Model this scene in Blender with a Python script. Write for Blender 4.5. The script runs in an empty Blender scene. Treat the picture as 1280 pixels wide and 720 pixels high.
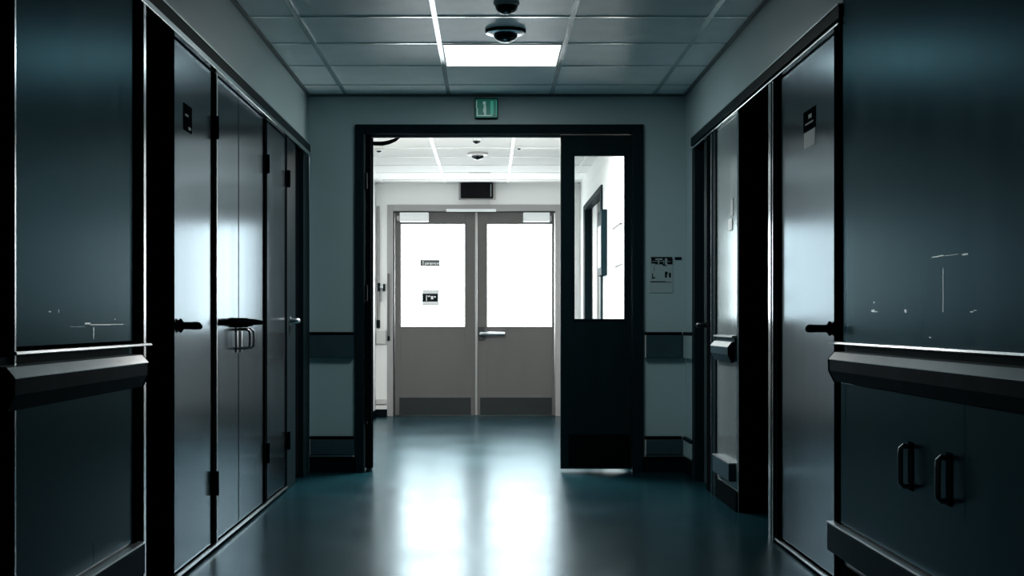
import bpy, bmesh, math, random
from mathutils import Vector, Matrix
random.seed(7)
C = bpy.context.scene.collection
sc = bpy.context.scene
F = 1800.0; VX, VY, CH = 612.0, 402.0, 0.94      # focal length in px, vanishing point, eye height
XL, XR, YB, ZC = -1.135, 1.225, 9.0, 2.36        # near corridor: left wall, right wall, cross wall, ceiling
def YL(px): return -XL*F/(VX-px)                 # distance along the left wall of a pixel column
def YR(px): return XR*F/(px-VX)
def X9(px): return (px-VX)/200.0                 # on the cross wall
def Z9(py): return CH-(py-VY)/200.0
S2 = 126.0; YE = F/S2                            # end wall of the far corridor
def XE(px): return (px-VX)/S2
def ZE(py): return CH-(py-VY)/S2

# ---------------------------------------------------------------- materials
def new_mat(name):
    m = bpy.data.materials.new(name); m.use_nodes = True
    nt = m.node_tree; b = nt.nodes['Principled BSDF']
    return m, nt, b
def mat(name, col, rough=0.5, metal=0.0, spec=0.5, var=0.0, vscale=(3,3,3), rvar=0.0, bump=0.0, bscale=200, emit=None, coat=0.0, aniso=0.0, edge=None):
    m, nt, b = new_mat(name)
    N, L = nt.nodes, nt.links
    b.inputs['Base Color'].default_value = (*col, 1)
    b.inputs['Roughness'].default_value = rough
    b.inputs['Metallic'].default_value = metal
    b.inputs['Specular IOR Level'].default_value = spec
    b.inputs['Coat Weight'].default_value = coat
    tc = N.new('ShaderNodeTexCoord')
    if edge: b.inputs['Specular Tint'].default_value = (*edge, 1)
    if aniso:                                        # vertical brushing: the sheen spreads sideways
        b.inputs['Anisotropic'].default_value = aniso
        ge = N.new('ShaderNodeNewGeometry'); cx = N.new('ShaderNodeVectorMath'); cx.operation = 'CROSS_PRODUCT'
        cx.inputs[1].default_value = (0,0,1); L.new(ge.outputs['Normal'], cx.inputs[0]); L.new(cx.outputs['Vector'], b.inputs['Tangent'])
    if var or rvar:
        mp = N.new('ShaderNodeMapping'); mp.inputs['Scale'].default_value = vscale
        L.new(tc.outputs['Object'], mp.inputs['Vector'])
        nz = N.new('ShaderNodeTexNoise'); nz.inputs['Scale'].default_value = 1.0; nz.inputs['Detail'].default_value = 5
        L.new(mp.outputs['Vector'], nz.inputs['Vector'])
        if var:
            mr = N.new('ShaderNodeMapRange'); mr.inputs['To Min'].default_value = 1-var; mr.inputs['To Max'].default_value = 1+var
            mr.inputs['From Min'].default_value = .3; mr.inputs['From Max'].default_value = .7
            L.new(nz.outputs['Fac'], mr.inputs['Value'])
            mx = N.new('ShaderNodeVectorMath'); mx.operation = 'SCALE'; mx.inputs[0].default_value = col
            L.new(mr.outputs['Result'], mx.inputs['Scale']); L.new(mx.outputs['Vector'], b.inputs['Base Color'])
        if rvar:
            m2 = N.new('ShaderNodeMapRange'); m2.inputs['To Min'].default_value = max(.02, rough-rvar); m2.inputs['To Max'].default_value = rough+rvar
            m2.inputs['From Min'].default_value = .3; m2.inputs['From Max'].default_value = .7
            L.new(nz.outputs['Fac'], m2.inputs['Value']); L.new(m2.outputs['Result'], b.inputs['Roughness'])
    if bump:
        n3 = N.new('ShaderNodeTexNoise'); n3.inputs['Scale'].default_value = bscale; n3.inputs['Detail'].default_value = 3
        L.new(tc.outputs['Object'], n3.inputs['Vector'])
        bp = N.new('ShaderNodeBump'); bp.inputs['Strength'].default_value = bump; bp.inputs['Distance'].default_value = .002
        L.new(n3.outputs['Fac'], bp.inputs['Height']); L.new(bp.outputs['Normal'], b.inputs['Normal'])
    if emit:
        b.inputs['Emission Color'].default_value = (*emit[0], 1); b.inputs['Emission Strength'].default_value = emit[1]
    return m
M = {}
M['wall']    = mat('wall_paint_grey', (.39,.51,.53), .38, var=.05, vscale=(.8,.8,.8), bump=.15, bscale=90)
M['wall_far']= mat('wall_paint_white', (.80,.80,.785), .5, bump=.1, bscale=90)
M['dark_room'] = mat('unlit_room_black', (.006,.008,.009), .9, spec=.1)  # near-black colour puts the unlit rooms' darkness into their walls
M['ceil']    = mat('ceiling_tile', (.84,.95,.97), .40, spec=1.0, var=.05, vscale=(6,6,6), bump=.3, bscale=260)
M['ceil_far']= mat('ceiling_tile_white', (.80,.80,.78), .8, bump=.3, bscale=260)
M['grid']    = mat('grid_bar_enamel', (.80,.86,.88), .23, metal=.85)
M['grid_dark'] = mat('edge_trim_dark', (.08,.11,.12), .5)  # dark colour of the perimeter trim
M['grid_far']= mat('grid_bar_white', (.85,.85,.83), .4)
M['door']    = mat('door_laminate_slate', (.17,.19,.20), .20, metal=1, edge=(.63,.70,.75), var=.05, vscale=(9,9,.5), rvar=.012, aniso=.5)
M['panel']   = mat('wall_laminate_slate', (.066,.078,.084), .29, metal=1, edge=(.335,.375,.392), var=.10, vscale=(7,7,.25), rvar=.02)
M['pale_panel'] = mat('wall_laminate_grey', (.42,.50,.52), .2, metal=.6, var=.05, vscale=(9,9,.5), rvar=.02)
M['frame']   = mat('door_frame_teal', (.006,.016,.020), .5, spec=.02, var=.15, vscale=(4,4,1))
M['black']   = mat('black_enamel', (.003,.004,.005), .7, spec=0)
M['leafdark']= mat('fire_door_paint', (.006,.017,.020), .55, spec=.04, var=.15, vscale=(8,8,.6))
M['chrome']  = mat('brushed_steel_strip', (.70,.74,.76), .2, metal=1)
M['steel']   = mat('satin_steel', (.45,.48,.5), .32, metal=1, edge=(.9,.9,.9))
M['darkmetal']= mat('dark_bronze_metal', (.05,.055,.06), .3, metal=1)
M['rail_top']= mat('rail_top_highlight', (.86,.92,.93), .25, spec=1.0, var=.06, vscale=(5,5,5))  # pale colour stands in for the highlight on the rail's top facet
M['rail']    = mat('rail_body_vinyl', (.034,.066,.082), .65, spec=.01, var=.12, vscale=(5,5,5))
M['rail_edge']= mat('rail_edge_strip', (.40,.44,.46), .28, metal=.6)
M['base']    = mat('cove_base_rubber', (.005,.008,.010), .7, spec=0)
M['far_leaf']= mat('grey_door_paint', (.105,.102,.098), .5, spec=.3, var=.05, vscale=(5,5,.8))
M['far_frame']= mat('grey_frame_paint', (.30,.295,.29), .4)
M['kick']    = mat('kick_plate_rubber', (.006,.010,.011), .35)
M['far_rail']= mat('pale_rail_vinyl', (.50,.49,.48), .5)
M['glow']    = mat('daylight_glow_glass', (.9,.92,.92), .3, emit=((.90,.98,1.0), 7.5))  # emission stands in for daylight behind the far panes
M['tube']    = mat('lit_diffuser', (.9,.95,.95), .4, emit=((.93,1.0,.98), 2.6))
M['tube_far']= mat('lit_diffuser_far', (.9,.95,.95), .4, emit=((1.0,.98,.95), 14.0))
M['white']   = mat('white_plastic', (.78,.80,.80), .4)
M['dome']    = mat('smoked_dome_plastic', (.004,.005,.006), .08)
M['green']   = mat('green_sign_acrylic', (.0,.17,.125), .3, emit=((.0,.30,.21), .1))
M['green_l'] = mat('pale_green_sign_acrylic', (.05,.45,.33), .3, emit=((.07,.62,.45), .15))
M['sign_w']  = mat('white_sign_acrylic', (.55,.75,.72), .3, emit=((.55,.85,.8), .12))
M['paper']   = mat('notice_paper_grey', (.36,.45,.46), .7)
M['paper_w'] = mat('notice_paper_white', (.75,.76,.76), .7)
M['ink']     = mat('printed_ink', (.010,.014,.016), .8, spec=0)
M['ink_g']   = mat('printed_ink_grey', (.10,.10,.105), .6)
M['ink_l']   = mat('printed_ink_pale', (.25,.33,.33), .6)
M['plate']   = mat('brushed_plate', (.16,.19,.20), .35, metal=.5)
M['scuff']   = mat('scuff_white', (.36,.40,.42), .38, metal=1)
M['screen']  = mat('black_screen', (.002,.002,.003), .6, spec=.1)
def glass_mat():
    m = bpy.data.materials.new('clear_glass'); m.use_nodes = True; nt = m.node_tree; nt.nodes.clear()
    o = nt.nodes.new('ShaderNodeOutputMaterial'); t = nt.nodes.new('ShaderNodeBsdfTransparent'); g = nt.nodes.new('ShaderNodeBsdfGlossy')
    g.inputs['Roughness'].default_value = .02; t.inputs['Color'].default_value = (.95,.97,.97,1)
    f = nt.nodes.new('ShaderNodeFresnel'); f.inputs['IOR'].default_value = 1.45; x = nt.nodes.new('ShaderNodeMixShader')
    nt.links.new(f.outputs[0], x.inputs[0]); nt.links.new(t.outputs[0], x.inputs[1]); nt.links.new(g.outputs[0], x.inputs[2]); nt.links.new(x.outputs[0], o.inputs[0])
    return m
M['glass'] = glass_mat()
def floor_mat():
    m, nt, b = new_mat('floor_vinyl_teal'); N, L = nt.nodes, nt.links
    tc = N.new('ShaderNodeTexCoord')
    def noise(scale, det, mscale=(1,1,1)):
        mp = N.new('ShaderNodeMapping'); mp.inputs['Scale'].default_value = mscale; L.new(tc.outputs['Object'], mp.inputs['Vector'])
        n = N.new('ShaderNodeTexNoise'); n.inputs['Scale'].default_value = scale; n.inputs['Detail'].default_value = det
        L.new(mp.outputs['Vector'], n.inputs['Vector']); return n
    n1 = noise(2.2, 6); cr = N.new('ShaderNodeValToRGB')
    cr.color_ramp.elements[0].position = .35; cr.color_ramp.elements[0].color = (.005,.038,.051,1)
    cr.color_ramp.elements[1].position = .7; cr.color_ramp.elements[1].color = (.008,.055,.070,1)
    L.new(n1.outputs['Fac'], cr.inputs['Fac']); L.new(cr.outputs['Color'], b.inputs['Base Color'])
    n2 = noise(1.6, 7, (1,1,1)); mr = N.new('ShaderNodeMapRange'); mr.inputs['From Min'].default_value = .3; mr.inputs['From Max'].default_value = .7
    mr.inputs['To Min'].default_value = .22; mr.inputs['To Max'].default_value = .27
    L.new(n2.outputs['Fac'], mr.inputs['Value']); L.new(mr.outputs['Result'], b.inputs['Roughness'])
    n3 = noise(3.0, 2, (1,.35,1)); bp = N.new('ShaderNodeBump'); bp.inputs['Strength'].default_value = .12; bp.inputs['Distance'].default_value = .01
    L.new(n3.outputs['Fac'], bp.inputs['Height']); L.new(bp.outputs['Normal'], b.inputs['Normal'])
    b.inputs['Specular IOR Level'].default_value = .6; b.inputs['Metallic'].default_value = .5; b.inputs['Specular Tint'].default_value = (.36,.50,.56,1)
    return m
M['floor'] = floor_mat()

# ---------------------------------------------------------------- mesh helpers
class MB:
    def __init__(s): s.bm = bmesh.new()
    def box(s, x0, x1, y0, y1, z0, z1, bev=0.0, seg=2):
        t = bmesh.new(); bmesh.ops.create_cube(t, size=1)
        mt = Matrix.Translation(((x0+x1)/2,(y0+y1)/2,(z0+z1)/2)) @ Matrix.Diagonal((abs(x1-x0),abs(y1-y0),abs(z1-z0),1))
        bmesh.ops.transform(t, matrix=mt, verts=t.verts)
        if bev: bmesh.ops.bevel(t, geom=t.edges[:], offset=bev, segments=seg, affect='EDGES', profile=.5)
        return s._add(t)
    def _add(s, t, mt=None):
        if mt is not None: bmesh.ops.transform(t, matrix=mt, verts=t.verts)
        me = bpy.data.meshes.new('tmp'); t.to_mesh(me); t.free(); s.bm.from_mesh(me); bpy.data.meshes.remove(me); return s
    def cyl(s, p0, p1, r0, r1=None, n=24, bev=0):
        r1 = r0 if r1 is None else r1; p0 = Vector(p0); p1 = Vector(p1); d = p1-p0
        t = bmesh.new(); bmesh.ops.create_cone(t, cap_ends=True, segments=n, radius1=r0, radius2=r1, depth=d.length)
        if bev:
            ed = [e for e in t.edges if len({round(v.co.z,5) for v in e.verts}) == 1]
            bmesh.ops.bevel(t, geom=ed, offset=bev, segments=2, affect='EDGES')
        q = d.to_track_quat('Z','Y').to_matrix().to_4x4()
        return s._add(t, Matrix.Translation((p0+p1)/2) @ q)
    def tube(s, pts, r, n=12, up0=None):
        pts = [Vector(p) for p in pts]; rings = []
        for i, p in enumerate(pts):
            d = (pts[min(i+1,len(pts)-1)]-pts[max(i-1,0)]).normalized()
            up = Vector((0,0,1)) if abs(d.z) < .95 else Vector((1,0,0))
            if up0 is not None: up = Vector(up0)
            a = d.cross(up).normalized(); b = d.cross(a).normalized()
            rr = r[i] if isinstance(r,(list,tuple)) else r
            rings.append([s.bm.verts.new(p+a*rr*math.cos(2*math.pi*k/n)+b*rr*math.sin(2*math.pi*k/n)) for k in range(n)])
        for i in range(len(rings)-1):
            for k in range(n): s.bm.faces.new((rings[i][k],rings[i][(k+1)%n],rings[i+1][(k+1)%n],rings[i+1][k]))
        s.bm.faces.new(rings[0][::-1]); s.bm.faces.new(rings[-1]); return s
    def lathe(s, prof, cx, cy, z, n=32, sz=-1):       # prof: (radius, drop) hanging below z
        rings = []
        for r, h in prof:
            rings.append([s.bm.verts.new((cx+max(r,1e-4)*math.cos(2*math.pi*k/n), cy+max(r,1e-4)*math.sin(2*math.pi*k/n), z+sz*h)) for k in range(n)])
        for i in range(len(rings)-1):
            for k in range(n): s.bm.faces.new((rings[i][k],rings[i][(k+1)%n],rings[i+1][(k+1)%n],rings[i+1][k]))
        s.bm.faces.new(rings[0]); s.bm.faces.new(rings[-1]); return s
    def prism_y(s, prof, y0, y1):                     # prof: list of (x, z), extruded along y
        a = [s.bm.verts.new((x,y0,z)) for x,z in prof]; b = [s.bm.verts.new((x,y1,z)) for x,z in prof]; n = len(prof)
        for i in range(n): s.bm.faces.new((a[i],a[(i+1)%n],b[(i+1)%n],b[i]))
        s.bm.faces.new(a[::-1]); s.bm.faces.new(b); return s
    def prism_x(s, prof, x0, x1):                     # prof: (y, z)
        a = [s.bm.verts.new((x0,y,z)) for y,z in prof]; b = [s.bm.verts.new((x1,y,z)) for y,z in prof]; n = len(prof)
        for i in range(n): s.bm.faces.new((a[i],a[(i+1)%n],b[(i+1)%n],b[i]))
        s.bm.faces.new(a[::-1]); s.bm.faces.new(b); return s
    def ring_box_y(s, x0, x1, y0, y1, z0, z1, w):     # rectangular ring in the XZ plane
        s.box(x0,x0+w,y0,y1,z0,z1); s.box(x1-w,x1,y0,y1,z0,z1); s.box(x0+w,x1-w,y0,y1,z1-w,z1); s.box(x0+w,x1-w,y0,y1,z0,z0+w); return s
    def build(s, name, m, parent=None, smooth=False):
        bmesh.ops.recalc_face_normals(s.bm, faces=s.bm.faces[:])
        me = bpy.data.meshes.new(name); s.bm.to_mesh(me); s.bm.free(); me.materials.append(m)
        if smooth:
            for p in me.polygons: p.use_smooth = True
            me.set_sharp_from_angle(angle=math.radians(35))
        o = bpy.data.objects.new(name, me); C.objects.link(o)
        if parent is not None:
            o.parent = parent; o.location = -parent['_o0'][0], -parent['_o0'][1], -parent['_o0'][2]
            root = parent
            # parts are modelled in world space; undo every ancestor's base offset only once
            if parent.parent is not None: o.location = (0,0,0)
        return o
def empty(name, loc):
    o = bpy.data.objects.new(name, None); C.objects.link(o); o.location = loc; o['_o0'] = list(loc); o.empty_display_size = .1
    return o
def tag(o, label, cat, group=None):
    o['label'] = label; o['category'] = cat
    if group: o['group'] = group
    return o
def thing(name, loc, label, cat, group=None): return tag(empty(name, loc), label, cat, group)
def struct(o, label=None):
    o['kind'] = 'structure'
    if label: o['label'] = label
    return o
def sub(mb, name, m, part, **k):                      # a sub-part: part meshes are in world space already
    o = mb.build(name, m, None, **k); o.parent = part; return o

# ---------------------------------------------------------------- SETTING
fl = MB(); fl.box(-4.2, 4.4, -2.5, YE+.3, -.1, 0)
struct(fl.build('floor', M['floor']), 'glossy dark teal vinyl corridor floor')

# left wall: solid stretches, header and backing behind the flush doors
TL = .16
lop0, lop1 = YL(175.5), YL(218)          # dark doorway on the left
wl = MB()
wl.box(XL-TL, XL, -2.4, lop0, 0, ZC)
wl.box(XL-TL, XL, lop0, lop1, 2.035, ZC)
wl.box(XL-TL, XL, lop1, YB, 2.035, ZC)
wl.box(XL-TL, XL-.06, lop1, YL(382.5), 0, 2.035)
wl.box(XL-TL, XL, YL(382.5), YB, 0, 2.035)
struct(wl.build('wall_left', M['wall']), 'grey painted corridor wall behind the left doors')
# right wall
r1a, r1b = YR(897), YR(867.5)            # far recessed doorway
r2a, r2b = YR(966), YR(923)              # black open doorway
r3a, r3b = YR(1050), YR(972)             # door with sticker
wr = MB()
wr.box(XR, XR+TL, -2.4, r3a, 0, ZC)
wr.box(XR, XR+TL, r3a, YB, 2.035, ZC)
wr.box(XR+.06, XR+TL, r3a, r2a, 0, 2.035)
wr.box(XR, XR+TL, r2b, r1a, 0, 2.035)
wr.box(XR, XR+TL, r1b, YB, 0, 2.035)
struct(wr.build('wall_right', M['wall']), 'grey painted corridor wall behind the right doors')
# rooms seen as black through open doorways
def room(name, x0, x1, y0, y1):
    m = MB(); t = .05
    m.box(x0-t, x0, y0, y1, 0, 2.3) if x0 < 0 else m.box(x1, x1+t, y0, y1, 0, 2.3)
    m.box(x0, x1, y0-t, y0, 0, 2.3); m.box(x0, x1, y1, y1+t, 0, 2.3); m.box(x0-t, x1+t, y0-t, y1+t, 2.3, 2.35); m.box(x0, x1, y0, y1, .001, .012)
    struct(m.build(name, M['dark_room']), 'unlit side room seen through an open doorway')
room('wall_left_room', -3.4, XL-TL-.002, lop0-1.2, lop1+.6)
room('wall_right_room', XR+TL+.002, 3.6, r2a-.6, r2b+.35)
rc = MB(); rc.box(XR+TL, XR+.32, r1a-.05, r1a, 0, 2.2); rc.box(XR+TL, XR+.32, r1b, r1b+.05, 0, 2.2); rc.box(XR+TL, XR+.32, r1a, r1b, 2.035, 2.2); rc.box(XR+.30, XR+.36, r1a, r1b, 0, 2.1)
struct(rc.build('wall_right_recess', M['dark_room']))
# cross wall with the big doorway
ox0, ox1, oz = X9(444), X9(804), Z9(156)
wb = MB()
wb.box(XL-TL, ox0, YB, YB+.14, 0, ZC); wb.box(ox1, XR+TL, YB, YB+.14, 0, ZC); wb.box(ox0, ox1, YB, YB+.14, oz, ZC)
struct(wb.build('wall_cross', M['wall']), 'grey wall around the open double doorway')
wk = MB(); wk.box(XL-TL, XR+TL, -2.5, -2.4, 0, ZC); struct(wk.build('wall_near', M['panel']))
# far corridor
FX0, FX1, FZ = -1.13, .90, 2.315
w1 = MB(); w1.box(FX0-.12, FX0, YB+.14, YE+.1, 0, FZ); struct(w1.build('wall_far_left', M['wall_far']))
fd0, fd1 = .9*F/(753.5-VX), .9*F/(731-VX)   # doorway in the far right wall
w2 = MB(); w2.box(FX1, FX1+.12, YB+.14, fd0, 0, FZ); w2.box(FX1, FX1+.12, fd1, YE+.1, 0, FZ); w2.box(FX1, FX1+.12, fd0, fd1, 2.03, FZ); w2.box(FX1+.1, FX1+.12, fd0, fd1, 0, 2.03)
struct(w2.build('wall_far_right', M['wall_far']), 'white wall of the bright corridor beyond')
ex0, ex1, ez = XE(484), XE(702), ZE(256)
w3 = MB(); w3.box(FX0, ex0, YE, YE+.12, 0, FZ); w3.box(ex1, FX1, YE, YE+.12, 0, FZ); w3.box(ex0, ex1, YE, YE+.12, ez, FZ); w3.box(ex0, ex1, YE+.3, YE+.34, 0, FZ)
struct(w3.build('wall_far_end', M['wall_far']), 'white end wall around the grey double doors')
# ceilings
TS = .64; gx0 = -.895; gy0 = 7.34
ce = MB(); ce.box(XL-TL, XR+TL, -2.5, YB+.14, ZC, ZC+.06)
ceil = struct(ce.build('ceiling', M['ceil']), 'grey suspended tile ceiling')
g = MB()
for i in range(-1, 4):
    x = gx0+TS*i
    if XL+.05 < x < XR-.05: g.box(x-.012, x+.012, -2.3, YB, ZC-.006, ZC+.001)
o = g.build('grid_bar', M['grid']); o.parent = ceil
g = MB(); ny = int((gy0+2.3)/TS)
for j in range(-ny, 4):
    y = gy0+TS*j
    if y < YB-.05: g.box(XL, XR, y-.010, y+.010, ZC-.0045, ZC+.001)
o = g.build('cross_bar', M['grid']); o.parent = ceil
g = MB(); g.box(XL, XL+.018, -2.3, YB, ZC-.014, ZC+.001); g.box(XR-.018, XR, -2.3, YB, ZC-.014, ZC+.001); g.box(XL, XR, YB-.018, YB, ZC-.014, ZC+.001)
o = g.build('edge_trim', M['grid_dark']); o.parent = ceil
cf = MB(); cf.box(FX0-.12, FX1+.12, YB+.14, YE+.12, FZ, FZ+.06)
ceilf = struct(cf.build('ceiling_far', M['ceil_far']), 'white tile ceiling of the corridor beyond')
g = MB()
for x in (-1.06,-.44,.18,.80): g.box(x-.012, x+.012, YB+.14, YE, FZ-.006, FZ+.001)
for j in range(8):
    y = 9.45+TS*j
    g.box(FX0, FX1, y-.01, y+.01, FZ-.005, FZ+.001)
g.box(FX0, FX1, YE-.02, YE, FZ-.012, FZ+.001)
o = g.build('grid_bar', M['grid_far']); o.parent = ceilf

# baseboards
def base(name, boxes, m='base', label=None):
    b = MB()
    for bb in boxes: b.box(*bb, bev=.003, seg=1)
    struct(b.build(name, M[m]), label)
base('baseboard_cross', [(XL+.001, ox0, YB-.012, YB, 0, .095), (ox1, XR-.001, YB-.012, YB, 0, .095)])
base('baseboard_left', [(XL, XL+.012, YL(382.5), YB-.012, 0, .095), (XL, XL+.012, -2.3, lop0-.03, 0, .10)])
base('baseboard_right', [(XR-.012, XR, r1b, YB-.012, 0, .095), (XR-.012, XR, r2b+.01, r1a-.01, 0, .10), (XR-.012, XR, -2.3, r3a-.01, 0, .10)])
base('baseboard_far_end', [(FX0, ex0, YE-.012, YE, 0, .07), (ex1, FX1, YE-.012, YE, 0, .07)])
base('baseboard_far_side', [(FX1-.012, FX1, YB+.16, fd0, 0, .07), (FX0, FX0+.012, YB+.16, YE-.012, 0, .07), (FX1-.012, FX1, fd1, YE-.012, 0, .07)])
t = MB(); t.box(XL+.004, ox0-.004, YB-.016, YB, .097, .106); t.box(ox1+.004, XR-.004, YB-.016, YB, .097, .106)
struct(t.build('trim_1', M['far_rail']), 'thin pale strip capping the black base of the cross wall')

# lintel bands over the doors
def lintel(n, x, s, y0, y1, zt):
    m = MB(); m.box(x, x+s*.018, y0, y1, 1.992, 2.035, bev=.003)
    o = struct(m.build('trim_%d' % n, M['frame']), 'dark lintel band running over the doors')
    c = MB(); c.box(x, x+s*.022, y0, y1, 1.968, zt, bev=.003)
    c = c.build('metal_strip', M['chrome']); c.parent = o
    c = MB(); c.box(x, x+s*.022, y0, y1, 2.0355, 2.041); c = c.build('edge_bead', M['grid']); c.parent = o
lintel(2, XL, 1, YL(163), YB-.02, 1.9915)
lintel(3, XR, -1, YR(1055), YR(867), 1.977)
# posts of the frames
def post(n, x, s, y0, y1, z1=1.967, m='frame', pr=.012, dp=.08, strips=(), label=None):
    b = MB(); b.box(x-s*dp, x+s*pr, y0, y1, 0, z1, bev=.003)
    o = struct(b.build('trim_%d' % n, M[m]), label)
    for (a, c) in strips:
        q = MB(); q.box(x-s*dp*.5, x+s*(pr+.008), a, c, 0, z1-.004, bev=.002); q = q.build('metal_strip', M['chrome']); q.parent = o
    return o
post(4, XL, 1, YL(164), YL(172), 2.035, m='black', strips=[(YL(172), YL(175))], label='black doorway post with a steel edge left of the dark opening')
post(5, XL, 1, 3.16, YL(7.5), 2.2, m='black', strips=[(YL(7.5), YL(10))], label='black post with a steel edge at the far left')
post(6, XR, -1, YR(1055), YR(1046.5), 2.035, m='black', label='black post between the right door and the near wall panel')
post(7, XR, -1, YR(975), YR(969), m='black', strips=[(YR(969), YR(966)), (YR(971.8), YR(971.0))], label='black post with steel edges beside the dark opening')
post(8, XR, -1, YR(892), YR(886), m='black', dp=.15)
post(9, XR, -1, YR(897), YR(894), m='frame', strips=[(YR(893.5), YR(892.8))])
post(10, XR, -1, YR(871), YR(867.5), m='frame')
post(11, XL, 1, YL(368), YL(357.5), m='frame', pr=.006)
post(12, XL, 1, YL(382.8), YL(377), m='frame', pr=.012, strips=[(YL(383.3), YL(382.8))])
# soffit of left dark opening
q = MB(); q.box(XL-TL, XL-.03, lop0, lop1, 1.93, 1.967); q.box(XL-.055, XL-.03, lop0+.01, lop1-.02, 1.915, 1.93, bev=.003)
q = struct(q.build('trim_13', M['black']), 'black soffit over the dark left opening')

# ---------------------------------------------------------------- doors of the left wall
def hinge(d, x, s, y, z0, z1):
    b = MB(); b.cyl((x+s*.012, y, z0), (x+s*.012, y, z1), .011, n=16, bev=.002)
    b.box(x, x+s*.006, y-.035, y+.035, z0+.004, z1-.004, bev=.002)
    for k in (1,2): b.cyl((x+s*.012, y, z0+(z1-z0)*k/3-.001), (x+s*.012, y, z0+(z1-z0)*k/3+.001), .0125, n=16)
    return b.build('hinge', M['black'], d, smooth=True)
def lever(d, x, s, y, z, dy, mm='black', L=.11, out=.055):
    b = MB(); b.cyl((x, y, z), (x+s*.009, y, z), .026, n=28, bev=.002); b.cyl((x+s*.009,y,z),(x+s*.014,y,z),.017)
    r = b.build('lever_handle', M[mm], d, smooth=True)
    n = MB()
    n.tube([(x+s*.012,y,z),(x+s*(out-.012),y,z),(x+s*(out-.003),y+dy*.005,z),(x+s*out,y+dy*.018,z),(x+s*out,y+dy*L*.6,z),(x+s*(out-.002),y+dy*L,z-.003)], [.014,.014,.0145,.015,.014,.012], n=14)
    sub(n, 'lever_grip', M[mm], r, smooth=True)
    return r
def leaf(d, x, s, y0, y1, m='door', z0=.03, z1=1.962, name='door_leaf', rec=.003):
    b = MB(); b.box(x-s*(rec+.042), x-s*rec, y0, y1, z0, z1, bev=.003)
    return b.build(name, M[m], d)
def sdoor(n, x, y, label): 
    e = empty('door_%d' % n, (x, y, 0)); return struct(e, label)
HZ = [(1.69,1.785),(.225,.325)]
d1 = sdoor(1, XL, 5.55, 'single slate door nearest on the left wall, with a black lever and a dark sticker')
leaf(d1, XL, 1, YL(219), YL(264.5))
lever(d1, XL, 1, YL(219)+.07, .925, 1, L=.10)
b = MB(); b.box(XL-.04, XL+.003, YL(265.3), YL(268.6), .03, 1.964); b.build('jamb', M['black'], d1)
b = MB(); b.box(XL-.03, XL+.008, YL(268.6), YL(269.6), .03, 1.964); b.build('steel_strip', M['steel'], d1)
b = MB(); b.box(XL-.0029, XL-.0015, YL(230), YL(240.5), 1.655, 1.755); st = b.build('door_sticker', M['ink'], d1)
b = MB(); b.box(XL-.0016, XL-.0010, YL(236), YL(239), 1.665, 1.675); b.box(XL-.0016, XL-.001, YL(232), YL(236), 1.71, 1.718); sub(b, 'sticker_text', M['plate'], st)
for h in HZ: hinge(d1, XL, 1, YL(266.8), *h)
d2 = sdoor(2, XL, 6.6, 'slate double doors in the middle of the left wall with a black pull bar')
leaf(d2, XL, 1, YL(270.3), YL(298.6)); leaf(d2, XL, 1, YL(299.4), YL(329.6))
for h in HZ: hinge(d2, XL, 1, YL(331.5), *h)
# pull bar over the meeting edge and two D handles hanging below it
ym = YL(299)
b = MB(); z = .935
b.tube([(XL+.004, ym-.46, z-.002),(XL+.03, ym-.44, z),(XL+.040, ym-.36, z+.002),(XL+.040, ym-.1, z+.004),(XL+.040, ym+.2, z+.003),(XL+.034, ym+.42, z),(XL+.006, ym+.48, z-.004)], [.008,.013,.015,.016,.014,.010,.007], n=14)
b.cyl((XL, ym-.12, z), (XL+.04, ym-.12, z), .017, n=20); b.cyl((XL, ym+.12, z), (XL+.04, ym+.12, z), .017, n=20)
b.box(XL, XL+.01, ym-.2, ym-.02, z-.022, z+.022, bev=.004); b.box(XL, XL+.01, ym+.02, ym+.2, z-.022, z+.022, bev=.004)
pb = b.build('pull_bar', M['black'], d2, smooth=True)
for yy in (ym-.055, ym+.055):
    b = MB(); b.tube([(XL+.002,yy,.905),(XL+.045,yy,.905),(XL+.056,yy,.895),(XL+.058,yy,.87),(XL+.058,yy,.85),(XL+.056,yy,.83),(XL+.045,yy,.82),(XL+.002,yy,.82)], .0065, n=12, up0=(0,1,0))
    b.box(XL, XL+.004, yy-.016, yy+.016, .80, .925, bev=.0015)
    b.build('pull_handle', M['steel'], d2, smooth=True)
d3 = sdoor(3, XL, 7.65, 'narrow slate leaf past the double doors on the left wall')
b = MB(); b.box(XL-.03, XL+.004, YL(329.9), YL(333), .03, 1.964); b.build('jamb', M['black'], d3)
leaf(d3, XL, 1, YL(333.3), YL(357.2))
for h in HZ: hinge(d3, XL, 1, YL(358), *h)
d4 = sdoor(4, XL, 8.5, 'dark recessed door at the far end of the left wall')
leaf(d4, XL, 1, YL(368)+.02, YL(377)-.02, m='black', rec=.014)
lever(d4, XL-.0, 1, YL(361.5), .945, 1, L=.07, mm='steel', out=.045)
# steel threshold along the left doors
b = MB(); b.box(XL-.04, XL+.008, YL(218.6), YL(357), 0, .013, bev=.002); o = struct(b.build('trim_14', M['black']), 'threshold under the left doors')
c = MB(); c.box(XL-.002, XL+.012, YL(218.6), YL(357), .0132, .024, bev=.002); c = c.build('metal_strip', M['chrome']); c.parent = o

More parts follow.
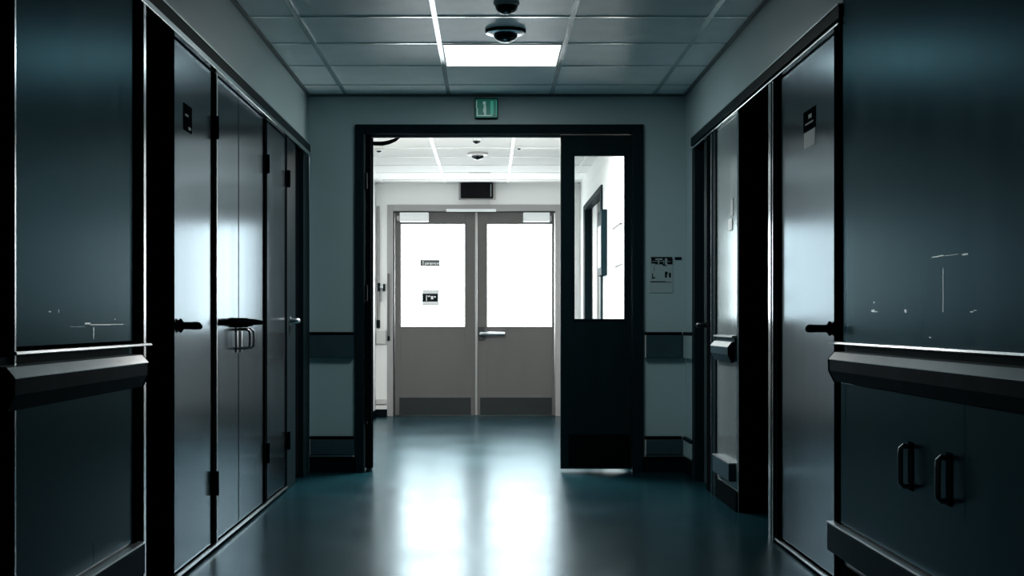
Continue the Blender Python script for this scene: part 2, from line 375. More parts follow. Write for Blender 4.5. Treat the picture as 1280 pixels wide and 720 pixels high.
# ---------------------------------------------------------------- doors of the right wall
d5 = sdoor(5, XR, 5.6, 'slate door nearest on the right wall with a black lever and a two-part sticker')
leaf(d5, XR, -1, YR(1046), YR(975.5))
lever(d5, XR, -1, YR(1039), .915, 1, L=.06, out=.07)
b = MB(); b.box(XR-.0026+.0045, XR+.0029, YR(1019), YR(1003.5), 1.675, 1.755); st = b.build('door_sticker', M['ink'], d5)
b = MB(); b.box(XR+.0015, XR+.0029, YR(1018), YR(1004.5), 1.612, 1.672); sub(b, 'sticker_lower_half', M['plate'], st)
b = MB(); b.box(XR+.0012, XR+.0021, YR(1016), YR(1006), 1.70, 1.706); b.box(XR+.0012, XR+.0021, YR(1014), YR(1010), 1.72, 1.735); sub(b, 'sticker_text', M['plate'], st)
b = MB(); b.box(XR-.010, XR+.04, YR(1046), YR(966.5), 0, .012, bev=.002); o = struct(b.build('trim_15', M['black']), 'threshold under the right door')
c = MB(); c.box(XR-.014, XR+.002, YR(1046), YR(966.5), .0122, .022, bev=.002); c = c.build('metal_strip', M['chrome']); c.parent = o
d6 = sdoor(6, XR+.2, 8.2, 'dark door set deep in the far right recess')
b = MB(); b.box(XR+.18, XR+.225, r1a+.01, r1b-.01, .02, 2.03, bev=.003); b.build('door_leaf', M['leafdark'], d6)
lever(d6, XR+.0, -1, YR(884.5), .92, 1, L=.05, mm='darkmetal', out=.05)
b = MB(); b.box(XR+.0, XR+.17, YR(886), YR(880), .02, 1.965, bev=.003); b.build('door_edge', M['leafdark'], d6)
# door standing open inside the black doorway of the right wall: its knob catches light
# ---------------------------------------------------------------- wall panels
def scuff(parent, x, s, pts):
    b = MB()
    for (y0, y1, z0, z1) in pts: b.box(x, x+s*.0006, min(y0,y1), max(y0,y1), z0, z1)
    b.build('scuff_mark', M['scuff'], parent)
def zat(px, py, x): 
    s = abs(px-VX)/abs(x); return CH-(py-VY)/s
pl = thing('wall_panel', (XL, 4.0, 0), 'scuffed blue-black laminate wall panel beside the dark opening, nearest on the left', 'wall panel')
b = MB(); b.box(XL, XL+.006, YL(10.5), YL(163.5), .245, 2.2, bev=.002); b.build('panel_sheet', M['panel'], pl)
b = MB(); b.box(XL, XL+.012, YL(10.5), YL(163.5), .868, .880, bev=.003); b.build('joint_strip', M['black'], pl)
def sl(px0, px1, py0, py1): return (YL(px0), YL(px1), min(zat((px0+px1)/2,py0,XL),zat((px0+px1)/2,py1,XL)), max(zat((px0+px1)/2,py0,XL),zat((px0+px1)/2,py1,XL)))
scuff(pl, XL+.006, 1, [sl(103,110,403,405.5), sl(110,136,405.2,406.6), sl(136,152,405,405.8), sl(85,103,408,408.5), sl(113.5,115,409,424), sl(70,71,387,391), sl(58,61,389,390.5), sl(140,142,398,400)])
pr = thing('wall_panel', (XR, 3.6, 0), 'scuffed blue-black laminate wall panel above the long handrail on the right', 'wall panel')
b = MB(); b.box(XR-.006, XR, 1.2, YR(1055.5), .868, 2.2, bev=.002); b.build('panel_sheet', M['panel'], pr)
def sr(px0, px1, py0, py1): return (YR(px0), YR(px1), min(zat((px0+px1)/2,py0,XR),zat((px0+px1)/2,py1,XR)), max(zat((px0+px1)/2,py0,XR),zat((px0+px1)/2,py1,XR)))
scuff(pr, XR-.006, -1, [sr(1168,1176,320.5,321.8), sr(1176,1182,319,320.4), sr(1184,1200,318.6,319.1), sr(1206,1213,317,319), sr(1092,1096,387,390), sr(1096,1100,389,390.3), sr(1094,1096,377,379), sr(1133.5,1136,387,391), sr(1216,1220,389,390.5), sr(1220,1224,387.5,388.6), sr(1164,1167,421,422), sr(1181.5,1182.3,335,390)])
ap = thing('access_cabinet', (XR, 3.6, 0), 'blue-black lower wall cupboard front with two upright pull handles, right', 'cupboard')
b = MB(); b.box(XR-.012, XR-.002, 1.25, YR(1055.5), .245, .730, bev=.002); b.build('cupboard_front', M['panel'], ap)
for py in (XR*F/(1144-VX), XR*F/(1192.5-VX)):
    x = XR-.012; b = MB(); z0, z1, w = .460, .588, .013
    b.tube([(x, py, z1-.008),(x-.022,py,z1-.006),(x-.030,py,z1-.014),(x-.031,py,z1-.03),(x-.031,py,z0+.03),(x-.030,py,z0+.014),(x-.022,py,z0+.006),(x,py,z0+.008)], .008, n=12, up0=(0,1,0))
    ph = b.build('pull_handle', M['steel'], ap, smooth=True)
    b = MB(); b.box(x-.003, x, py-.022, py+.022, z0-.006, z1+.006, bev=.001); sub(b, 'back_plate', M['ink'], ph)
sg = thing('wall_panel', (XR, 7.4, 0), 'narrow pale grey laminate wall panel between the two dark openings on the right', 'wall panel')
b = MB(); b.box(XR-.004, XR, r2b+.012, r1a-.012, .11, 1.964, bev=.001); b.build('panel_sheet', M['pale_panel'], sg)
b = MB(); b.box(XR-.008, XR-.004, YR(917), YR(912.5), 1.40, 1.46, bev=.001); b.build('name_plate', M['white'], sg)
b = MB(); b.box(XR-.007, XR-.004, YR(918), YR(915), 1.47, 1.56, bev=.001); b.build('dark_plate', M['plate'], sg)
q = MB(); q.box(XR, XR+TL+.01, r2b-.012, r2b-.0005, 0, 2.034); q.box(XR, XR+TL+.01, r2a+.0005, r2a+.012, 0, 2.034); q.box(XR+.01, XR+TL+.01, r2a+.012, r2b-.012, 1.96, 2.034)  # black sheets over the reveals: shade of the openings put into colour
struct(q.build('trim_16', M['black']), 'added black lining that darkens the right opening')
q = MB(); q.box(XR, XR+TL+.01, r1b-.012, r1b-.0005, 0, 2.034); q.box(XR, XR+TL+.01, r1a+.0005, r1a+.012, 0, 2.034)
struct(q.build('trim_17', M['black']))
q = MB(); q.box(XL-TL-.01, XL, lop1-.014, lop1-.0005, 0, 2.034); q.box(XL-TL-.01, XL-.02, lop0+.0005, lop0+.012, 0, 2.034)
struct(q.build('trim_18', M['black']))

# ---------------------------------------------------------------- handrails and bumper rails
def handrail(x, s, y0, y1, label, p=.075, strip=.02, s0=-.01):
    """crash rail: a pale edge strip on the wall, a dark channel, and a body with its top highlight painted pale"""
    t = thing('handrail', (x, (y0+y1)/2, .7), label, 'handrail', 'handrails between the doors')
    b = MB(); b.box(x, x+s*.014, y0, y1, .755, .858, bev=.002); b.build('back_plate', M['rail'], t)
    b = MB(); b.prism_y([(x,.860),(x+s*.022,.860),(x+s*.030,.863),(x+s*.027,.869),(x,.872)], y0+s0, y1+strip); b.build('edge_strip', M['rail_edge'], t)
    b = MB(); b.prism_y([(x+s*.015,.742),(x+s*(p-.018),.738),(x+s*p,.775),(x+s*p,.811),(x+s*.015,.822)], y0+.013, y1-.013)
    b.build('rail_body', M['rail'], t)
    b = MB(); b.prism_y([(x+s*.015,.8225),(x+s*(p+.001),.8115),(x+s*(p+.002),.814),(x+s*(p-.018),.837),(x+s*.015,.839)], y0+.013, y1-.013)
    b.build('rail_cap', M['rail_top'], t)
    for yy, e in ((y0, 1), (y1, -1)):
        b = MB(); ya, yb = (yy+.001, yy+.0129) if e > 0 else (yy-.0129, yy-.001)
        b.prism_y([(x+s*.015,.739),(x+s*(p-.018),.735),(x+s*(p+.001),.773),(x+s*(p+.002),.813),(x+s*(p-.018),.838),(x+s*.015,.840)], ya, yb); b.build('end_cap', M['black'], t)
    return t
handrail(XL, 1, 3.2, 4.48, 'crash handrail with a painted highlight on its sloping top below the scuffed panel on the left', strip=.24, s0=.17)
handrail(XR, -1, 1.2, 4.89, 'long crash handrail with a painted highlight on its sloping top, nearest on the right', strip=.20)
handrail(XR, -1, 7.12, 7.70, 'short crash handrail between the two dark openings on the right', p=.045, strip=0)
def bumper(x, s, y0, y1, label, z0=.135, z1=.238, p=.035):
    t = thing('bumper_rail', (x, (y0+y1)/2, z0), label, 'bumper rail', 'low bumper rails')
    b = MB(); b.box(x, x+s*p, y0, y1, z0, z1-.006, bev=.004); b.build('bumper_body', M['rail'], t)
    b = MB(); b.box(x, x+s*(p+.001), y0, y1, z1-.0059, z1, bev=.001); b.build('top_edge', M['rail_edge'], t)
bumper(XL, 1, 1.5, YL(168), 'low dark bumper rail under the scuffed panel on the left')
bumper(XR, -1, 1.2, YR(1046), 'low dark bumper rail under the cupboard front on the right')
bumper(XR, -1, 7.14, 7.66, 'short low bumper block between the two dark openings on the right', z0=.145, p=.04)
def cross_rail(x0, x1, label, z0, z1, name, cat, side=None, cap=0):
    t = thing(name, ((x0+x1)/2, YB, z0), label, cat)
    b = MB(); b.box(x0+.008, x1-.006, YB-.035, YB, z0, z1-.02, bev=.004); b.build('rail_body', M['rail'], t)
    b = MB(); b.box(x0, x1-.004, YB-.030, YB, z1-.0199, z1, bev=.004); b.build('top_edge', M['black'], t)
    e = MB()
    xe = x0 if cap == 0 else x1-.005
    e.box(x0, x0+.0079, YB-.036, YB, z0, z1-.02, bev=.001); e.build('end_cap', M['far_rail'], t)
    if side:
        b = MB(); b.box(XR-.02, XR, side, YB-.0355, z0, z1-.02, bev=.003); b.build('return_rail', M['wall'], t)
        b = MB(); b.box(XR-.022, XR, side, YB-.0355, z1-.0199, z1, bev=.002); b.build('return_edge', M['frame'], t)
    return t
cross_rail(X9(386), X9(443.5), 'dark wall rail on the grey wall left of the doorway, at waist height', Z9(447), Z9(415), 'handrail', 'handrail')
cross_rail(X9(805.5), XR-.021, 'dark wall rail on the grey wall right of the doorway, at waist height', Z9(447), Z9(415), 'handrail', 'handrail', side=r1b+.01)
cross_rail(X9(387), X9(443.5), 'low dark bumper rail on the grey wall left of the doorway', Z9(568), Z9(545), 'bumper_rail', 'bumper rail')
cross_rail(X9(805.5), XR-.021, 'low dark bumper rail on the grey wall right of the doorway', Z9(568), Z9(545), 'bumper_rail', 'bumper rail', side=r1b+.01)

# ---------------------------------------------------------------- big doorway in the cross wall
d7 = sdoor(7, X9(624), YB, 'dark teal double doorway in the cross wall, right leaf closed, left leaf open')
b = MB(); jy0, jy1 = YB-.025, YB+.15
b.box(ox0, X9(455), jy0, jy1, 0, oz, bev=.004); b.box(X9(790.5), ox1, jy0, jy1, 0, oz, bev=.004); b.box(X9(455), X9(790.5), jy0, jy1, Z9(167.5), oz, bev=.003)
b.build('door_frame', M['frame'], d7)
b = MB(); b.box(X9(455), X9(455)+.006, YB+.0, YB+.1, .0, Z9(168)); b.box(X9(455)+.006, X9(701), YB+.05, YB+.056, Z9(171), Z9(167.6)); b.build('frame_stop', M['plate'], d7)
# closed right leaf: stiles, rails, glass, kick plate
lx0, lx1 = X9(701), X9(790); ly0, ly1 = YB+.015, YB+.062; lz0, lz1 = .018, Z9(168.5)
wx0, wx1, wz0, wz1 = X9(718), X9(781), Z9(399), Z9(194)
b = MB(); b.box(lx0, wx0, ly0, ly1, lz0, lz1, bev=.002); b.box(wx1, lx1, ly0, ly1, lz0, lz1, bev=.002); b.box(wx0, wx1, ly0, ly1, lz0, wz0); b.box(wx0, wx1, ly0, ly1, wz1, lz1)
rl = b.build('door_leaf', M['leafdark'], d7)
b = MB(); b.ring_box_y(wx0-.008, wx1+.008, ly0-.006, ly0, wz0-.008, wz1+.008, .010); sub(b, 'glazing_bead', M['frame'], rl)
b = MB(); b.box(wx0, wx1, ly0+.018, ly0+.024, wz0, wz1); sub(b, 'glass_pane', M['glass'], rl)
b = MB(); b.box(X9(711), X9(788), ly0-.003, ly0, Z9(583), Z9(543), bev=.001); sub(b, 'kick_plate', M['black'], rl)
# open left leaf, swung into the far corridor and seen on edge
a = math.radians(96.5); hx, hy = X9(465.5), YB+.07
def rot(px, py): return (hx+px*math.cos(a)-py*math.sin(a), hy+px*math.sin(a)+py*math.cos(a))
def rbox(m, u0, u1, v0, v1, z0, z1, bev=0):
    t = bmesh.new(); bmesh.ops.create_cube(t, size=1)
    bmesh.ops.transform(t, matrix=Matrix.Translation(((u0+u1)/2,(v0+v1)/2,(z0+z1)/2)) @ Matrix.Diagonal((u1-u0,v1-v0,z1-z0,1)), verts=t.verts)
    if bev: bmesh.ops.bevel(t, geom=t.edges[:], offset=bev, segments=2, affect='EDGES')
    m._add(t, Matrix.Translation((hx,hy,0)) @ Matrix.Rotation(a, 4, 'Z'))
W = .80
b = MB(); rbox(b, 0, .13, 0, .052, .018, lz1, .003); rbox(b, W-.13, W, 0, .052, .018, lz1, .003); rbox(b, .13, W-.13, 0, .052, .018, .95); rbox(b, .13, W-.13, 0, .052, wz1, lz1)
ll = b.build('door_leaf', M['black'], d7)
b = MB(); rbox(b, .13, W-.13, .02, .026, .95, wz1); sub(b, 'glass_pane', M['glass'], ll)
b = MB(); rbox(b, .12, W-.12, -.003, 0, .03, .25); sub(b, 'kick_plate', M['black'], ll)
b = MB(); b.box(X9(456), X9(464.5), YB-.012, YB+.05, Z9(526), Z9(377), bev=.003); b.build('edge_guard', M['black'], d7)
b = MB(); b.box(X9(457), X9(465.6), YB+.0, YB+.05, .02, Z9(527), bev=.01); b.box(X9(457.5), X9(463.5), YB+.0, YB+.05, Z9(376), lz1, bev=.003); b.build('jamb_liner', M['black'], d7)
for z in (1.82, .35, 1.12):
    b = MB(); b.cyl((X9(458), YB-.004, z-.05), (X9(458), YB-.004, z+.05), .009, n=16, bev=.002); b.build('hinge', M['darkmetal'], d7, smooth=True)
# closer arm of the left leaf
b = MB(); y = YB+.19; P = [(499,166),(499,171),(494,175),(486,178),(478,179.5),(470,179.5),(462,179)]
k = (y)/YB
b.tube([((px-VX)/200*k, y, CH-(py-VY)/200*k) for px,py in P], [.009,.010,.011,.013,.014,.013,.012], n=12)
b.build('closer_arm', M['black'], d7, smooth=True)
b = MB(); b.box((492-VX)/200*k, (512-VX)/200*k, YB+.141, YB+.19, CH-(168-VY)/200*k, CH-(160-VY)/200*k, bev=.004); b.build('closer_bracket', M['black'], d7)

# ---------------------------------------------------------------- far double doors
d8 = sdoor(8, XE(594), YE, 'grey double doors with tall bright glazing at the end of the far corridor')
fy0, fy1 = YE-.02, YE+.13
b = MB(); b.box(ex0, XE(491.5), fy0, fy1, 0, ez, bev=.004); b.box(XE(694), ex1, fy0, fy1, 0, ez, bev=.004); b.box(XE(491.5), XE(694), fy0, fy1, ZE(264), ez, bev=.003); b.build('door_frame', M['far_frame'], d8)
b = MB(); b.box(XE(491.5), XE(493), YE+.01, YE+.06, 0, ZE(264)); b.box(XE(491.5), XE(694), YE+.03, YE+.07, ZE(266), ZE(264)); b.build('frame_gasket', M['kick'], d8)
def fleaf(p0, p1, g0, g1, kk):
    x0, x1 = XE(p0), XE(p1); gx_0, gx_1 = XE(g0), XE(g1); z0, z1 = .012, ZE(265.5); gz0, gz1 = ZE(408.5), ZE(280)
    y0, y1 = YE+.02, YE+.065
    b = MB(); b.box(x0, gx_0, y0, y1, z0, z1, bev=.002); b.box(gx_1, x1, y0, y1, z0, z1, bev=.002); b.box(gx_0, gx_1, y0, y1, z0, gz0); b.box(gx_0, gx_1, y0, y1, gz1, z1)
    lf = b.build('door_leaf', M['far_leaf'], d8)
    b = MB(); b.box(gx_0, gx_1, y0+.016, y0+.026, gz0, gz1); sub(b, 'lit_pane', M['glow'], lf)
    b = MB(); b.ring_box_y(gx_0-.006, gx_1+.006, y0-.005, y0, gz0-.006, gz1+.006, .008); sub(b, 'glazing_bead', M['far_leaf'], lf)
    b = MB(); b.box(XE(kk[0]), XE(kk[1]), y0-.004, y0, ZE(518.5), ZE(497), bev=.001); sub(b, 'kick_plate', M['kick'], lf)
    return lf
fl1 = fleaf(493.5, 594, 501, 581, (499, 588.5))
fl2 = fleaf(596.6, 693, 609, 690, (600, 690))
b = MB(); b.box(XE(594.1), XE(596.5), YE+.005, YE+.03, .012, ZE(265.5), bev=.002); b.build('meeting_strip', M['far_frame'], d8)
for (p0, p1) in ((500,536),(654,687)):
    b = MB(); b.box(XE(p0), XE(p1), YE-.05, YE+.02, ZE(277.5), ZE(266), bev=.006); cl = b.build('door_closer', M['white'], d8)
    b = MB(); b.box(XE(p0)-.03 if p0 < 600 else XE(p1), XE(p0)+.001 if p0 < 600 else XE(p1)+.02, YE-.03, YE+.015, ZE(276), ZE(270), bev=.003); sub(b, 'closer_joint', M['far_frame'], cl)
b = MB(); b.box(XE(558), XE(620), YE-.05, YE-.02, ZE(265), ZE(261.5), bev=.003); b.build('sensor_bar', M['white'], d8)
# lever on the right leaf
b = MB(); b.box(XE(597.5), XE(606), YE-.004, YE+.02, ZE(425), ZE(408.5), bev=.004); lv = b.build('lever_handle', M['kick'], d8)
b = MB(); zl = ZE(417); b.tube([(XE(601.5), YE-.004, zl),(XE(601.5), YE-.05, zl),(XE(604), YE-.062, zl),(XE(612), YE-.065, zl),(XE(631), YE-.065, zl-.002)], [.018,.018,.018,.019,.017], n=14); sub(b, 'lever_grip', M['steel'], lv, smooth=True)
# notices on the left pane (on the glass)
def notice(name, px0, px1, py0, py1, label, dark):
    t = thing(name, (XE(px0), YE+.02, ZE(py1)), label, 'notice')
    yb = YE+.030
    if dark:
        b = MB(); b.box(XE(px0), XE(px1), yb, yb+.004, ZE(py1), ZE(py0)); b.build('notice_sheet', M['ink_g'], t)
        b = MB()
        for q in range(9):
            p = px0+6+q*2.1; b.box(XE(p), XE(p+1.1+.5*(q%2)), yb-.001, yb, ZE(py1-1.2-(q%3)*.5), ZE(py0+3.6))
        b.box(XE(px0+3.2), XE(px0+4.2), yb-.001, yb, ZE(py1-1.5), ZE(py0+1)); b.build('printed_text', M['paper_w'], t)
    else:
        b = MB(); b.box(XE(px0), XE(px1), yb, yb+.004, ZE(py1), ZE(py0)); b.build('notice_sheet', M['paper_w'], t)
        b = MB(); b.box(XE(px0), XE(px1-1.5), yb-.001, yb, ZE(377), ZE(367)); b.box(XE(px0), XE(px1), yb-.001, yb, ZE(py1), ZE(py1-1)); b.build('printed_band', M['ink'], t)
        b = MB(); b.box(XE(px0+5), XE(px0+6), yb-.002, yb-.001, ZE(376), ZE(369)); b.box(XE(px0+7), XE(px0+10), yb-.002, yb-.001, ZE(371), ZE(369.5)); b.box(XE(px0+11), XE(px0+14), yb-.002, yb-.001, ZE(374), ZE(370)); b.box(XE(px0+15), XE(px0+17), yb-.002, yb-.001, ZE(372), ZE(370))
        b.build('printed_picture', M['paper_w'], t)
notice('door_notice', 525, 549.5, 324.5, 332.5, 'grey strip notice stuck high on the left glass of the far doors', True)
notice('door_notice', 527.5, 548.5, 362, 382, 'small white notice with a dark picture low on the left glass of the far doors', False)

# black display box over the far doors
t = thing('display_box', (XE(597), YE, ZE(249)), 'black display box hanging over the far double doors, under the ceiling', 'display')
b = MB(); b.box(XE(573.5), XE(619.5), YE-.03, YE, ZE(250), ZE(228.8), bev=.004); b.build('back_plate', M['far_rail'], t)
b = MB(); b.box(XE(576), XE(616.5), YE-.10, YE-.031, ZE(248.5), ZE(229.5), bev=.004); b.build('housing', M['screen'], t)
b = MB(); b.box(XE(613), XE(614.2), YE-.1025, YE-.1001, ZE(247), ZE(231)); b.build('side_strip', M['plate'], t)

# far corridor right wall: framed dark doorway, projecting sign, poster
d9 = sdoor(9, FX1, (fd0+fd1)/2, 'open side doorway in the white wall seen through the right leaf window')
b = MB(); b.box(FX1-.015, FX1+.1, fd0, fd0+.10, 0, 2.03, bev=.003); b.box(FX1-.015, FX1+.1, fd1-.22, fd1, 0, 2.03, bev=.003); b.box(FX1-.015, FX1+.1, fd0+.10, fd1-.22, 1.98, 2.03); b.build('door_frame', M['frame'], d9)
b = MB(); b.box(FX1+.05, FX1+.09, fd0+.10, fd1-.22, .01, 1.98, bev=.002); lf = b.build('door_leaf', M['far_leaf'], d9)
b = MB(); b.box(FX1+.035, FX1+.05, fd0+1.1, fd0+1.6, .02, 1.97, bev=.002); sub(b, 'pale_strip', M['far_rail'], lf)
t = thing('wall_screen', (FX1, .9*F/(755.5-VX), 1.3), 'tall dark narrow board on the white wall, beside the side doorway', 'wall board')
y0, y1 = .9*F/(759-VX), .9*F/(754.3-VX)
b = MB(); b.box(FX1-.045, FX1, y0, y1, 1.296, 1.80, bev=.004); b.build('board_body', M['frame'], t)
b = MB(); b.box(FX1-.047, FX1-.0451, y0+.04, y1-.04, 1.36, 1.68); b.build('board_face', M['plate'], t)
t = thing('poster', (FX1, .9*F/(773-VX), 1.3), 'small framed poster on the white wall, seen through the right leaf window', 'poster')
y0, y1 = .9*F/(778-VX), .9*F/(768.5-VX)
b = MB(); b.box(FX1-.014, FX1, y0, y1, 1.33, 1.60, bev=.002); b.build('poster_frame', M['far_rail'], t)
b = MB(); b.box(FX1-.016, FX1-.0141, y0+.04, y1-.04, 1.40, 1.56); b.build('poster_picture', M['rail_top'], t)
b = MB(); b.box(FX1-.018, FX1, y0, y1, 1.6001, 1.612); b.build('top_clip', M['ink_g'], t)
# far end wall: rail, wall fitting, pipe
t = thing('handrail', (XE(475), YE, .7), 'short pale wall rail left of the far double doors', 'handrail')
b = MB(); b.box(FX0+.005, ex0-.01, YE-.04, YE, ZE(430), ZE(413), bev=.004); b.build('rail_body', M['far_rail'], t)
t = thing('bumper_rail', (XE(475), YE, .15), 'short pale low bumper left of the far double doors', 'bumper rail')
b = MB(); b.box(FX0+.005, ex0-.01, YE-.03, YE, ZE(505), ZE(499), bev=.003); b.build('bumper_body', M['far_rail'], t)
t = thing('wall_pipe', (XE(473), YE, 1.0), 'slim grey vertical pipe in the far left corner, ending in a black cap', 'pipe')
b = MB(); b.cyl((XE(473), YE-.02, ZE(400)), (XE(473), YE-.02, ZE(258)), .014, n=16); b.build('pipe_tube', M['far_frame'], t, smooth=True)
b = MB(); b.cyl((XE(473), YE-.02, ZE(410)), (XE(473), YE-.02, ZE(400)), .018, n=16, bev=.003); b.build('pipe_cap', M['ink'], t, smooth=True)
t = thing('wall_hook', (XE(477), YE, 1.2), 'black and chrome wall hook with a thin hanging rod left of the far doors', 'hook')
b = MB(); b.box(XE(472.5), XE(475.5), YE-.05, YE, ZE(364), ZE(354), bev=.004); b.box(XE(479), XE(481.5), YE-.04, YE, ZE(364), ZE(355), bev=.004); b.build('hook_bracket', M['ink'], t)
b = MB(); b.cyl((XE(475.5), YE-.03, ZE(359)), (XE(479), YE-.03, ZE(359)), .016, n=16); b.build('hook_bar', M['chrome'], t, smooth=True)
b = MB(); b.cyl((XE(476.5), YE-.04, ZE(377)), (XE(476.5), YE-.04, ZE(358)), .007, n=12); b.build('hanging_rod', M['far_frame'], t, smooth=True)
t = thing('door_holder', (XE(486), YE-.03, .8), 'long grey vertical bar fixed on the left frame of the far doors', 'bar')
b = MB(); b.box(XE(484.6), XE(487.4), YE-.045, YE-.021, ZE(420), ZE(342), bev=.004); b.build('holder_bar', M['far_leaf'], t)
b = MB(); b.box(XE(484.4), XE(487.6), YE-.05, YE-.021, ZE(426), ZE(420.1), bev=.004); b.build('holder_tip', M['ink'], t)

# ---------------------------------------------------------------- exit sign and notices of the cross wall
t = thing('exit_sign', (X9(607), YB, Z9(149)), 'small green emergency exit sign on the grey wall above the double doorway', 'exit sign')
gx_, gx2, gz_, gz2 = X9(594.5), X9(621.5), Z9(148.5), Z9(125.5)
b = MB(); b.box(gx_-.004, gx2+.004, YB-.05, YB, gz_-.002, gz2+.006, bev=.004); b.build('sign_housing', M['frame'], t)
b = MB(); b.box(gx_, gx2, YB-.054, YB-.0501, gz_, gz2, bev=.0015); fc = b.build('sign_face', M['green'], t)
y = YB-.0541
def sg(m, p0, p1, q0, q1): m.box(X9(p0), X9(p1), y-.0015, y, Z9(q1), Z9(q0))
b = MB(); sg(b, 595.2, 596.4, 127.5, 137); sg(b, 596, 597.4, 137, 146.5); sg(b, 597.4, 615.5, 145.4, 146.6)
sg(b, 603.7, 607.3, 128.5, 132.5); sg(b, 604.6, 607.6, 133, 137); sg(b, 604, 607.8, 137, 142); sg(b, 605, 607.6, 142, 145.4)
sub(b, 'sign_pictogram', M['sign_w'], fc)
b = MB(); sg(b, 613, 617, 128, 145); sg(b, 619.8, 621, 127.5, 146); sub(b, 'sign_door_symbol', M['green_l'], fc)
t = thing('wall_notice', (X9(830), YB, Z9(372)), 'faded grey notice with a black printed header on the wall right of the doorway', 'notice')
b = MB(); b.box(X9(812.5), X9(841), YB-.004, YB, Z9(366), Z9(321), bev=.001); b.build('notice_sheet', M['paper'], t)
y = YB-.0041
b = MB(); sg(b, 813.5, 840, 321.2, 323); sg(b, 814, 819, 323, 329.5); sg(b, 819, 828, 325, 330.5); sg(b, 828, 831, 323, 332); sg(b, 834, 840.5, 323, 330.5)
sg(b, 831, 832.3, 331, 333)
b.build('printed_header', M['ink'], t)
b = MB(); y2 = y; y = YB-.0056
sg(b, 815, 838, 326.4, 327.2); sg(b, 822, 824, 324, 326.4); sg(b, 822, 824, 327.2, 330.2); sg(b, 829, 830, 325, 330); b.build('header_lettering', M['ink_l'], t); y = y2
b = MB(); sg(b, 815, 816.2, 342, 349); sg(b, 816, 819, 346.5, 348); sg(b, 831, 833.5, 339.5, 347); sg(b, 836, 838.5, 341, 347); sg(b, 833.5, 834.5, 339.8, 343); sg(b, 813, 832, 351.6, 352.8); sg(b, 832, 839, 352.6, 353.2); sg(b, 817.5, 818, 333, 339)
b.build('printed_text', M['ink'], t)
t = thing('wall_label', (X9(848), YB, Z9(324)), 'narrow blank strip label on the wall between the notice and the corner', 'label')
b = MB(); b.box(X9(843.5), X9(852), YB-.004, YB, Z9(325), Z9(321.3)); b.build('label_strip', M['frame'], t)

# ---------------------------------------------------------------- ceiling fittings
t = thing('ceiling_light', (.065, gy0+TS/2, ZC), 'square lit ceiling panel in the grey tile ceiling before the doorway', 'ceiling light')
b = MB(); x0, x1, y0, y1 = -.243, .373, gy0+.012, gy0+TS-.012
w = .008; b.box(x0, x0+w, y0, y1, ZC-.008, ZC); b.box(x1-w, x1, y0, y1, ZC-.008, ZC); b.box(x0+w, x1-w, y0, y0+w, ZC-.008, ZC); b.box(x0+w, x1-w, y1-w, y1, ZC-.008, ZC); b.build('light_frame', M['white'], t)
b = MB(); b.box(x0+w, x1-w, y0+w, y1-w, ZC-.006, ZC-.001); b.build('diffuser', M['tube'], t)
t = thing('ceiling_light', (-.13, 9.75, FZ), 'bright ceiling panel just beyond the doorway head in the far corridor', 'ceiling light')
for (ya, yb) in ((9.48, 10.07),):
    b = MB(); b.box(-.43, .17, ya, yb, FZ-.008, FZ-.006); b.box(-.43, -.42, ya, yb, FZ-.012, FZ); b.box(.16, .17, ya, yb, FZ-.012, FZ); b.build('light_frame', M['white'], t)
    b = MB(); b.box(-.42, .16, ya+.01, yb-.01, FZ-.013, FZ-.0081); b.build('diffuser', M['tube_far'], t)
def dome(x, y, z, r, label, cat, wide=True, name='dome_camera', rim='black'):
    t = thing(name, (x, y, z), label, cat)
    if wide:
        b = MB(); b.lathe([(r*.985,0),(r,.003),(r,.012),(r*.99,.0139)], x, y, z, n=40); b.build('ceiling_ring', M[rim], t, smooth=True)
        b = MB(); b.lathe([(r*.98,.014),(r*.97,.017),(r*.60,.024)], x, y, z, n=40); b.build('under_ring', M['chrome' if rim == 'black' else 'white'], t, smooth=True)
        b = MB(); R = r*.60; b.lathe([(R*math.cos(q), .0242+R*.60*math.sin(q)) for q in [i*math.pi/2/9 for i in range(10)]], x, y, z, n=40); b.build('dome_cover', M['dome'], t, smooth=True)
    else:
        b = MB(); b.lathe([(r,0),(r,.012),(r*.9,.016),(r*.88,.018)], x, y, z, n=40); b.build('ceiling_ring', M['white'], t, smooth=True)
        b = MB(); R = r*.86; b.lathe([(R*math.cos(q), .018+R*.75*math.sin(q)) for q in [i*math.pi/2/9 for i in range(10)]], x, y, z, n=40); b.build('dome_cover', M['dome'], t, smooth=True)
dome(.078, 7.02, ZC, .098, 'black dome camera in a flared white ring, just before the lit ceiling panel', 'dome camera')  # black rim colour stands in for shade on the ring's near side
dome(.075, 6.40, ZC, .058, 'black dome detector cut by the top of the picture', 'ceiling detector', wide=False, name='dome_detector')
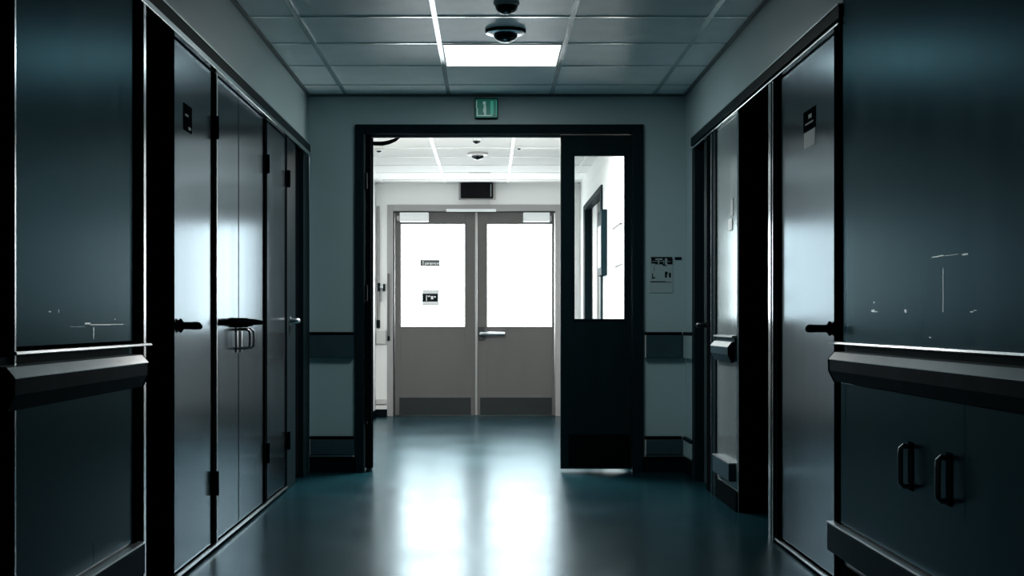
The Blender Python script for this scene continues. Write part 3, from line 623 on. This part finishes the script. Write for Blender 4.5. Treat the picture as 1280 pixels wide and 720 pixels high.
dome(-.097, 11.75, FZ, .085, 'pale round detector on the far corridor ceiling above the black display box', 'ceiling detector', name='smoke_detector', rim='far_rail')
dome(-.098, 10.82, FZ, .034, 'small black round sensor on the far corridor ceiling, just under the doorway head', 'ceiling sensor', wide=False, name='ceiling_sensor')
dome(.23, 11.3, FZ, .016, 'tiny black sprinkler dot on the far corridor ceiling, right of the detectors', 'sprinkler', wide=False, name='sprinkler_head')
dome(-.875, 11.4, FZ, .035, 'small white sprinkler on the far corridor ceiling, below the black closer arm', 'sprinkler', name='sprinkler_head', rim='far_rail')
t = thing('air_slot', (-.09, 13.3, FZ), 'thin grey air slot in the far corridor ceiling before the display box', 'air slot')
b = MB(); b.box(-.19, .01, 13.26, 13.33, FZ-.006, FZ, bev=.002); b.build('slot_cover', M['far_rail'], t)

for o in bpy.data.objects:
    if '_o0' in o: del o['_o0']

# ---------------------------------------------------------------- light
w = bpy.data.worlds.new('World'); sc.world = w; w.use_nodes = True
w.node_tree.nodes['Background'].inputs[0].default_value = (.25,.4,.5,1); w.node_tree.nodes['Background'].inputs[1].default_value = .02
def area(name, loc, size, e, col, rot=(0,0,0)):
    l = bpy.data.lights.new(name, 'AREA'); l.shape = 'RECTANGLE'; l.size, l.size_y = size; l.energy = e; l.color = col
    o = bpy.data.objects.new(name, l); C.objects.link(o); o.location = loc; o.rotation_euler = rot; return o
area('far_corridor_lamp', (-.13, 9.775, FZ-.02), (.56,.56), 115, (1,.995,.98))
area('near_corridor_lamp', (.065, gy0+TS/2, ZC-.012), (.58,.58), 7.5, (.80,.97,1.0))

# ---------------------------------------------------------------- camera
cam = bpy.data.cameras.new('camera'); co = bpy.data.objects.new('camera', cam); C.objects.link(co)
co.location = (0,0,CH); co.rotation_euler = (math.pi/2,0,0)
cam.sensor_width = 36; cam.lens = 36*F/1280; cam.shift_x = (640-VX)/1280; cam.shift_y = -(360-VY)/1280
cam.clip_start = .05; cam.clip_end = 60
sc.camera = co
vs = sc.view_settings; vs.view_transform = 'Standard'; vs.look = 'None'; vs.gamma = 1; vs.use_curve_mapping = False; vs.exposure = .4
